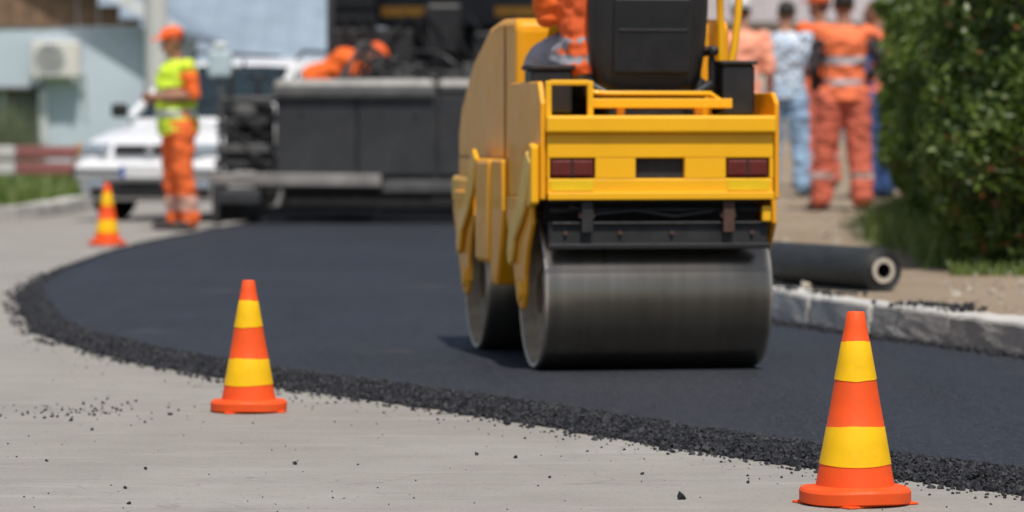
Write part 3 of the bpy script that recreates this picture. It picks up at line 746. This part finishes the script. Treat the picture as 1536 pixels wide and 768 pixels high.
b('walkway_left',(-2.10,-.68),(-.09,.55),(1.161,1.27),mPvL,.05)
b('walkway_right',(-.66,.54),(-.08,.55),(1.161,1.27),mPvL,.05)
b('walkway_edge',(-2.11,-.68),(-.115,-.092),(1.12,1.18),mPvM,.01)
b('screed_lower_bar',(-2.66,-1.15),(-.22,-.08),(.33,.44),M('lower_bar_steel',(.22,.21,.20),.6,var=.3,scale=4,dirt=.4),.015,(0,.012,0))
b('screed_lower_bar_right',(-1.14,.55),(-.18,-.07),(.27,.38),mPvM,.015)
b('screed_sole',(-2.5,.56),(-.02,.5),(.05,.14),mBlk2,.01)
b('screed_dark_under',(-2.0,.5),(.05,.5),(.14,.30),mBlk2,.01)
for x in (-1.85,-1.15,-.85,-.2): b('panel_latch',(x-.02,x+.02),(-.075,-.061),(.95,1.02),mPv,.006)
b('end_gate',(-2.62,-2.56),(-.35,.75),(.0,.34),mPv,.01)
b('extension_box',(-2.54,-2.12),(.02,.5),(.46,1.05),mBlk2,.02)
b('extension_top',(-2.56,-2.10),(-.04,.5),(1.06,1.12),mPvM,.02)
b('extension_ledge_1',(-2.58,-2.12),(-.10,.05),(.86,.92),mPv,.01)
b('extension_ledge_2',(-2.60,-2.12),(-.13,.05),(.62,.70),mPvM,.012)
b('extension_ledge_3',(-2.62,-2.12),(-.1,.05),(.50,.56),mPv,.012)
b('extension_foot',(-2.6,-2.2),(-.3,.3),(.17,.30),mPv,.02)
b('extension_motor',(-2.45,-2.25),(-.12,.02),(.93,1.05),mPvM,.03)
tube(PV,'crank_post',[(-2.48,-.02,.5),(-2.48,-.02,1.34)],.03,mPv); tube(PV,'crank_post',[(-2.24,.02,.6),(-2.24,.02,1.28)],.022,mPv)
tube(PV,'crank_handle',[(-2.48,-.02,1.34),(-2.36,-.04,1.36),(-2.36,-.04,1.44)],.014,mPvM)
for i in range(8):
    z0=random.uniform(.5,1.0); tube(PV,'hydraulic_hose',[(-2.6+.5*t,-.1+.03*math.sin(t*7+i),z0+.12*math.sin(t*4+i)) for t in np.linspace(0,1,12)],.014,mBlk2)
b('control_box',(-2.68,-2.47),(-.06,.08),(1.28,1.52),M('pale_blue_box',(.42,.52,.56),.5),.03)
b('control_box_hood',(-2.64,-2.51),(-.04,.06),(1.521,1.60),M('pale_box',(.5,.55,.55),.5),.03)
b('control_box_post',(-2.59,-2.55),(-.02,.02),(.3,1.28),mPvM,.006)
lathe(PV,'hand_wheel',[(.10+.014*math.cos(a),.014*math.sin(a)) for a in [i*math.pi/4 for i in range(9)]],mBlk,24,None,'Z',(-2.24,.02,1.29))
for i in range(26):
    x0=random.uniform(-1.6,-1.1); x1=x0+random.uniform(.3,.9); h=random.uniform(.05,.36); y=random.uniform(.45,.8)
    pts=[(x0+(x1-x0)*t,y+.08*math.sin(t*5+i),1.22+h*math.sin(t*math.pi)**(1.2)+.04*math.sin(t*9+i)) for t in np.linspace(0,1,16)]
    tube(PV,'hydraulic_hose',pts,random.choice((.012,.016,.02)),random.choice((mBlk,mBlk2,mPvM,mRust)))
for x in (-1.95,.35): b('tow_arm',(x-.06,x+.06),(.5,3.4),(.55,.80),mPvM,.02)
b('step_platform',(-2.2,-1.3),(.56,1.6),(.30,.36),mPvM,.008)
b('tractor_body',(-1.72,.55),(1.7,4.2),(.35,1.45),mPv,.05)
for x in (-1.5,.2):
    prism(PV,'crawler_track',[(1.5,.1),(1.7,.0),(3.9,.0),(4.1,.12),(4.1,.42),(3.9,.55),(1.7,.55),(1.5,.42)],(x-.18,x+.18),mBlk2,.03)
b('engine_cover',(-1.2,.1),(2.2,4.0),(1.451,1.80),mPv,.05)
b('platform_deck',(-1.74,.6),(1.2,2.3),(1.30,1.36),mPvM,.01)
b('control_desk',(-1.65,-.9),(1.25,1.5),(1.361,1.75),mBlk2,.03)
b('control_desk',(-.35,.5),(1.25,1.5),(1.361,1.72),mPv,.03)
b('operator_seat_base',(-.8,-.45),(1.3,1.7),(1.361,1.55),mBlk,.04)
b('operator_seat_back',(-.8,-.45),(1.22,1.32),(1.5,1.98),mBlk,.04)
b('upper_console',(-1.60,.58),(1.8,2.1),(1.78,2.10),mPv,.02)
b('amber_stripe',(-1.22,-.64),(1.78,1.797),(1.87,1.965),mAmb,.004)
b('amber_stripe',(-.16,.45),(1.78,1.797),(1.87,1.965),mAmb,.004)
b('canopy',(-1.75,.65),(1.1,3.9),(2.75,2.83),mPvM,.03)
for x,y in ((-1.66,1.3),(.58,1.3),(-1.66,3.7),(.58,3.7)): b('canopy_post',(x-.035,x+.035),(y-.035,y+.035),(1.36,2.75),mPv,.01)
b('side_grille',(-1.70,-1.25),(1.62,1.68),(1.5,2.6),mBlk2,.02)
for k in range(7): b('grille_bar',(-1.68,-1.27),(1.60,1.618),(1.56+k*.14,1.60+k*.14),mPvM,.004)
tube(PV,'exhaust',[(-.1,2.6,1.8),(-.1,2.6,2.4),(-.1,2.7,2.5)],.05,mPvM)
for i in range(9):
    x0=random.uniform(-1.6,0); tube(PV,'cable',[(x0+.1*math.sin(t*4+i),1.2,1.38+.5*t) for t in np.linspace(0,1,10)],.014,mBlk)
for x in (-1.75,.7): 
    prism(PV,'hopper_wing',[(4.2,.6),(4.2,1.5),(5.9,1.3),(5.9,.6)],(x,x+.05),mPvM,.01)

# ------------------------------------------------------------ tipper truck beyond the paver
TR=empty('tipper_truck',(0.55,40.6,0))
mTr=M('truck_dark_grey',(.045,.05,.055),.6,var=.2,scale=3,dirt=.3)
t=lambda n,x,y,z,m,bv=.02:B(TR,n,x,y,z,m,bv)
t('tailgate',(-1.1,1.05),(0,.08),(1.0,2.5),mTr)
t('tipper_side',(-1.18,-1.1),(0,4.4),(.95,2.6),mTr); t('tipper_side',(1.05,1.13),(0,4.4),(.95,2.6),mTr); t('tipper_floor',(-1.1,1.05),(.08,4.4),(.95,1.05),mTr)
for x in (-1.05,-.5,0,.5,1.0): t('tailgate_rib',(x-.04,x+.04),(-.05,-.001),(1.02,2.48),mPvM,.01)
t('chassis',(-.45,.4),(.1,6.5),(.65,.9),mBlk2); t('bumper_bar',(-1.1,1.05),(-.1,-.0),(.5,.62),mPvL,.01)
t('cab',(-1.1,1.05),(4.7,6.6),(.8,2.8),M('truck_cab_paint',(.5,.25,.04),.4),.12)
for x in (-.95,.9):
    for y in (1.0,2.3,5.6): lathe(TR,'wheel',[(0,-.12),(.26,-.12),(.3,-.14),(.49,-.13),(.5,-.1),(.5,.1),(.49,.13),(.3,.14),(0,.12)],mBlk2,28,None,'X',(x,y,.5))

# ------------------------------------------------------------ parked car
mWh=M('white_car_paint',(.80,.81,.82),.3,var=.03,scale=2,coat=.5)
mGl=M('car_glass',(.02,.03,.035),.12,var=.2,spec=.35); mTy=M('tyre',(.015,.015,.016),.8); mRim=M('wheel_rim',(.5,.5,.52),.35,metal=.8)
mLamp=M('headlamp_glass',(.30,.35,.40),.15,var=.3,scale=20,coat=.6); mPl=M('plate_white',(.7,.7,.7),.5); mBlu=M('plate_blue',(.03,.08,.4),.5)
CR=empty('parked_car',(-3.42,36.3,0),math.radians(-22),1.04)
def loft(name,sts,ringf,matf,mats,par,sub=1):
    v=[];f=[];mi=[]
    for s in sts: v+=ringf(s)
    n=len(ringf(sts[0]))
    for i in range(len(sts)-1):
        for k in range(n-1):
            f.append((i*n+k,i*n+k+1,(i+1)*n+k+1,(i+1)*n+k)); mi.append(matf(i,k))
        f.append((i*n+n-1,i*n,(i+1)*n,(i+1)*n+n-1)); mi.append(0)
    f.append(tuple(range(n))); mi.append(0); f.append(tuple(range((len(sts)-1)*n,len(sts)*n))); mi.append(0)
    o=mesh(name,v,f,mats,mi,par,True); fixn(o)
    md=o.modifiers.new('b','BEVEL'); md.width=.02; md.segments=2; md.limit_method='ANGLE'; md.angle_limit=.4
    md=o.modifiers.new('es','EDGE_SPLIT'); md.split_angle=.7
    return o
def br(s):
    y,w_,zb,zt=s; h=[(-w_*.9,zb),(-w_,zb+.12),(-w_*1.005,zb+(zt-zb)*.55),(-w_*.97,zt-.07),(-w_*.86,zt-.01),(-w_*.45,zt+.015)]
    return [(x,y,z) for x,z in h]+[(-x,y,z) for x,z in h[::-1]]
loft('body_shell',[(0,.66,.26,.60),(.05,.76,.20,.68),(.22,.82,.18,.76),(.6,.84,.18,.84),(1.1,.85,.18,.92),(1.3,.85,.18,.94),(2.6,.85,.18,.96),(3.9,.84,.2,.97),(4.25,.80,.22,.95),(4.36,.72,.3,.88)],br,lambda i,k:0,[mWh],CR)
def gr(s):
    y,wb,wt,zt=s; h=[(-wb,.90),(-(wb+(wt-wb)*.12),.90+(zt-.9)*.1),(-wt,zt-.09),(-wt*.9,zt-.015),(-wt*.5,zt)]
    return [(x,y,z) for x,z in h]+[(-x,y,z) for x,z in h[::-1]]
G=[(1.0,.76,.74,.95),(1.75,.78,.64,1.44),(1.84,.78,.64,1.48),(2.55,.79,.645,1.53),(2.66,.79,.645,1.53),(3.35,.79,.64,1.52),(3.47,.79,.64,1.515),(4.1,.77,.61,1.46),(4.28,.74,.58,1.36),(4.34,.7,.6,.97)]
def gm(i,k):
    if k in (1,7) and i in (0,2,4,6): return 1
    if i==0 and k in (3,4,5): return 1
    if i==8 and k in (3,4,5): return 1
    return 0
loft('cabin',G,gr,gm,[mWh,mGl],CR)
c=lambda n,x,y,z,m,bv=.015,rot=None:B(CR,n,x,y,z,m,bv,rot)
for s_ in (-1,1):
    tube(CR,'windscreen_pillar',[(s_*.735,1.02,.96),(s_*.63,1.76,1.43)],.03,mWh)
    for y in (.78,3.45):
        lathe(CR,'wheel_arch',[(0,0),(.35,0),(.36,.01)],mBlk2,32,None,'X',(s_*.842,y,.34))
        lathe(CR,'tyre',[(.2,-.1),(.28,-.105),(.305,-.08),(.31,0),(.305,.08),(.28,.105),(.2,.1)],mTy,32,None,'X',(s_*.77,y,.31))
        lathe(CR,'rim',[(0,s_*.09),(.06,s_*.085),(.1,s_*.06),(.17,s_*.07),(.2,s_*.1),(.205,s_*.08)],mRim,20,None,'X',(s_*.77,y,.31))
    c('headlamp',tuple(sorted((s_*.42,s_*.74))),(-.0,.16),(.58,.71),mLamp,.035,(0,0,s_*.2))
    c('indicator',tuple(sorted((s_*.70,s_*.78))),(.05,.2),(.60,.71),M('indicator_amber',(.6,.25,.05),.3),.02,(0,0,s_*.5))
    c('fog_lamp',tuple(sorted((s_*.45,s_*.62))),(-.055,.02),(.30,.37),mLamp,.02)
    c('mirror',tuple(sorted((s_*.86,s_*1.02))),(1.15,1.24),(.95,1.08),mBlk2,.03)
    tube(CR,'roof_rail',[(s_*.56,1.95,1.51),(s_*.56,2.1,1.58),(s_*.56,3.9,1.56),(s_*.56,4.05,1.48)],.018,mBlk)
c('bumper',(-.76,.76),(-.07,.12),(.38,.54),mWh,.05)
c('bumper_strip',(-.77,.77),(-.078,-.071),(.445,.475),mBlk2,.002)
c('lower_intake',(-.6,.6),(-.045,.05),(.22,.36),mBlk2,.02)
c('grille',(-.37,.37),(-.012,.06),(.60,.70),mBlk2,.02)
for k in range(3): c('grille_bar',(-.35,.35),(-.02,-.0125),(.615+.03*k,.625+.03*k),mPvM,.002)
lathe(CR,'plain_badge',[(0,-.035),(.035,-.03),(.045,-.015)],mRim,20,None,'Y',(0,0,.65))
c('number_plate',(-.26,.26),(-.092,-.08),(.40,.51),mPl,.004)
c('plate_band',(-.258,-.21),(-.095,-.0925),(.403,.507),mBlu,.001)
tube(CR,'wiper',[(-.5,.98,.98),(0,1.2,1.10)],.008,mBlk)

# ------------------------------------------------------------ surroundings
mWallB=M('pale_blue_plaster',(.48,.56,.62),.9,var=.08,scale=.8,dirt=.2,dirtcol=(.36,.39,.41))
mWood=M('weathered_boards',(.20,.12,.075),.85,var=.35,scale=3)
mRoof=M('blue_grey_metal_roof',(.25,.31,.37),.5,var=.15,scale=1.2,dirt=.25,dirtcol=(.2,.22,.24))
mFas=M('white_trim',(.6,.62,.62),.6); mWin=M('window_glass',(.05,.07,.06),.1,coat=.3)
HS=empty('plaster_house',(-5.4,58,0))
h=lambda n,x,y,z,m,bv=.01,rot=None:B(HS,n,x,y,z,m,bv,rot)
h('wall',(-11,-2.85),(0,8),(0,2.36),mWallB); h('wall_right',(-1.75,0),(0,8),(0,2.36),mWallB)
h('wall_above_window',(-2.848,-1.752),(.0,8),(1.42,2.36),mWallB); h('wall_below_window',(-2.848,-1.752),(0,8),(0,.35),mWallB)
h('window',(-2.84,-1.76),(.15,.2),(.36,1.41),mWin); h('window_sill',(-2.9,-1.7),(-.08,.1),(1.42,1.47),M('sill_dark',(.1,.09,.08),.7)); h('window_mullion',(-2.33,-2.27),(.10,.149),(.36,1.41),mFas)
h('window_post',(-1.74,-1.6),(-.06,-.002),(0,1.42),mFas)
for k in range(24):
    x0=-.2-k*.32; zt=2.37+max(.04,(-x0)*.62)*1.0
    h('gable_board',(x0-.31,x0),(-.03,.02),(2.37,min(5,zt)),mWood,.006)
v=[(.45,-.4,2.20),(.45,8.4,2.20),(-5.5,8.4,5.9),(-5.5,-.4,5.9)]
v2=[(x,y,z+.12) for x,y,z in v]
o=mesh('roof_slope',v+v2,[(0,1,2,3),(7,6,5,4),(0,4,5,1),(1,5,6,2),(2,6,7,3),(3,7,4,0)],mRoof,parent=HS); fixn(o)
o=mesh('barge_board',[(.47,-.44,2.12),(-5.5,-.44,5.83),(-5.5,-.44,6.06),(.47,-.44,2.36),(.47,-.41,2.12),(-5.5,-.41,5.83),(-5.5,-.41,6.06),(.47,-.41,2.36)],[(0,1,2,3),(7,6,5,4),(0,4,5,1),(1,5,6,2),(2,6,7,3),(3,7,4,0)],mFas,parent=HS); fixn(o)
tube(HS,'downpipe',[(-.08,-.08,0),(-.08,-.08,2.2)],.05,mFas)
AC=empty('air_conditioner',(-6.85,57.8,1.60))
mAC=M('ac_casing',(.66,.64,.58),.5,var=.04)
B(AC,'casing',(-.36,.36),(-.16,.16),(0,.55),mAC,.03)
lathe(AC,'fan_ring',[(.225,-.17),(.245,-.175),(.25,-.16)],mFas,32,None,'Y',(-.08,0,.275)); lathe(AC,'fan_recess',[(0,-.163),(.225,-.163)],M('fan_recess_grey',(.22,.22,.21),.7),32,None,'Y',(-.08,0,.275))
for k in range(5): lathe(AC,'fan_guard',[(.04+.04*k,-.168),(.046+.04*k,-.170),(.05+.04*k,-.168)],mFas,24,None,'Y',(-.08,0,.275))
B(AC,'bracket',(-.3,-.26),(-.15,.2),(-.06,-.001),mFas,.005); B(AC,'bracket',(.26,.3),(-.15,.2),(-.06,-.001),mFas,.005); tube(AC,'pipe',[(.36,0,.1),(.42,.1,0),(.42,.18,-.6)],.02,mFas)
SH=empty('metal_roof_shed',(-7.0,78,0))
B(SH,'wall',(-1.8,10.5),(0,7),(0,2.1),mWallB,.01)
prism(SH,'roof',[(-.6,2.05),(-.6,2.15),(6,4.9),(12,2.15),(12,2.05),(6,4.75)],(-2.2,11),mRoof,.01)
for k in range(26):
    x=-2.2+.52*k; o=B(SH,'roof_seam',(x-.02,x+.02),(-3.6,3.6),(-.02,.02),mRoof,.005); o.location=(x,2.7,3.56); o.rotation_euler=(math.atan2(2.75,6.6),0,0)
B(SH,'gutter',(-2.2,11),(-.72,-.602),(1.98,2.1),mFas,.02)
B(SH,'shed_door',(3,4),(-.03,-.002),(0,1.9),mWood,.01)
UP=empty('utility_pole',(-4.72,51,0)); mPole=M('pole_concrete',(.52,.52,.50),.9,var=.08,scale=2)
lathe(UP,'shaft',[(.165,0),(.155,2),(.12,8),(.0,8)],mPole,20); B(UP,'crossarm',(-.9,.9),(-.05,.05),(7.4,7.5),mWood,.01)
BA=empty('crash_barrier',(-6.05,45,.14)); mRd=M('barrier_red',(.26,.09,.085),.6,dirt=.3,dirtcol=(.3,.2,.18)); mBW=M('barrier_white',(.50,.48,.46),.6,dirt=.3)
for k in range(9):
    x=.95-.72*k
    for z0,z1 in ((.18,.33),(.37,.52)): B(BA,'rail_panel',(x-.71,x),(-.03,.03),(z0,z1),mRd if k%2==0 else mBW,.02)
    B(BA,'post',(x-.05,x+.03),(.04,.12),(0,.5),mBW,.01)
mBei=M('cream_render',(.55,.50,.44),.9,var=.08,scale=1)
H2=empty('cream_house',(2.2,84,0))
B(H2,'wall',(0,9.5),(0,8),(0,3.2),mBei,.01); B(H2,'plinth',(-.05,9.55),(-.06,-.002),(0,.9),M('plinth_grey',(.25,.25,.25),.9),.01)
for x in (1.0,4.6,7.0): B(H2,'window',(x,x+.9),(-.03,-.003),(1.3,2.5),mWin,.01); B(H2,'window_frame',(x-.08,x+.98),(-.06,-.032),(1.2,1.29),mFas,.005)
prism(H2,'roof',[(-.5,3.1),(4,5.6),(8.5,3.1)],(-.4,9.9),M('grey_tile_roof',(.30,.27,.27),.8,var=.2),.01)
mFar=leafmat('tree_leaf',(.05,.09,.03),(.13,.2,.06))
C=[]
for k in range(46):
    cx=random.uniform(-24,26); cy=random.uniform(94,106); r=random.uniform(1.6,3); cz=random.uniform(2,6)
    if 2<cx<4: continue
    for q in range(520):
        d=rng.normal(size=3); d/=np.linalg.norm(d); C.append((cx+d[0]*r*random.uniform(.6,1),cy+d[1]*r*random.uniform(.6,1),max(.3,cz+d[2]*r*random.uniform(.5,1))))
TG=empty('tree_row'); leaves('foliage',C,.2,mFar,TG)
tr=M('trunk',(.1,.08,.06),.9)
for k in range(16):
    x=-24+k*3.2; tube(TG,'trunk',[(x,100,0),(x+.2,100,2),(x-.1,100.2,5)],.2,tr)
C=[]
for k in range(12000):
    x=random.uniform(2,26)
    if x>7: C.append((x,60+random.gauss(0,.5),.4+random.random()*1.0))
leaves('far_shrubs',C,.1,mFar)
print('done')
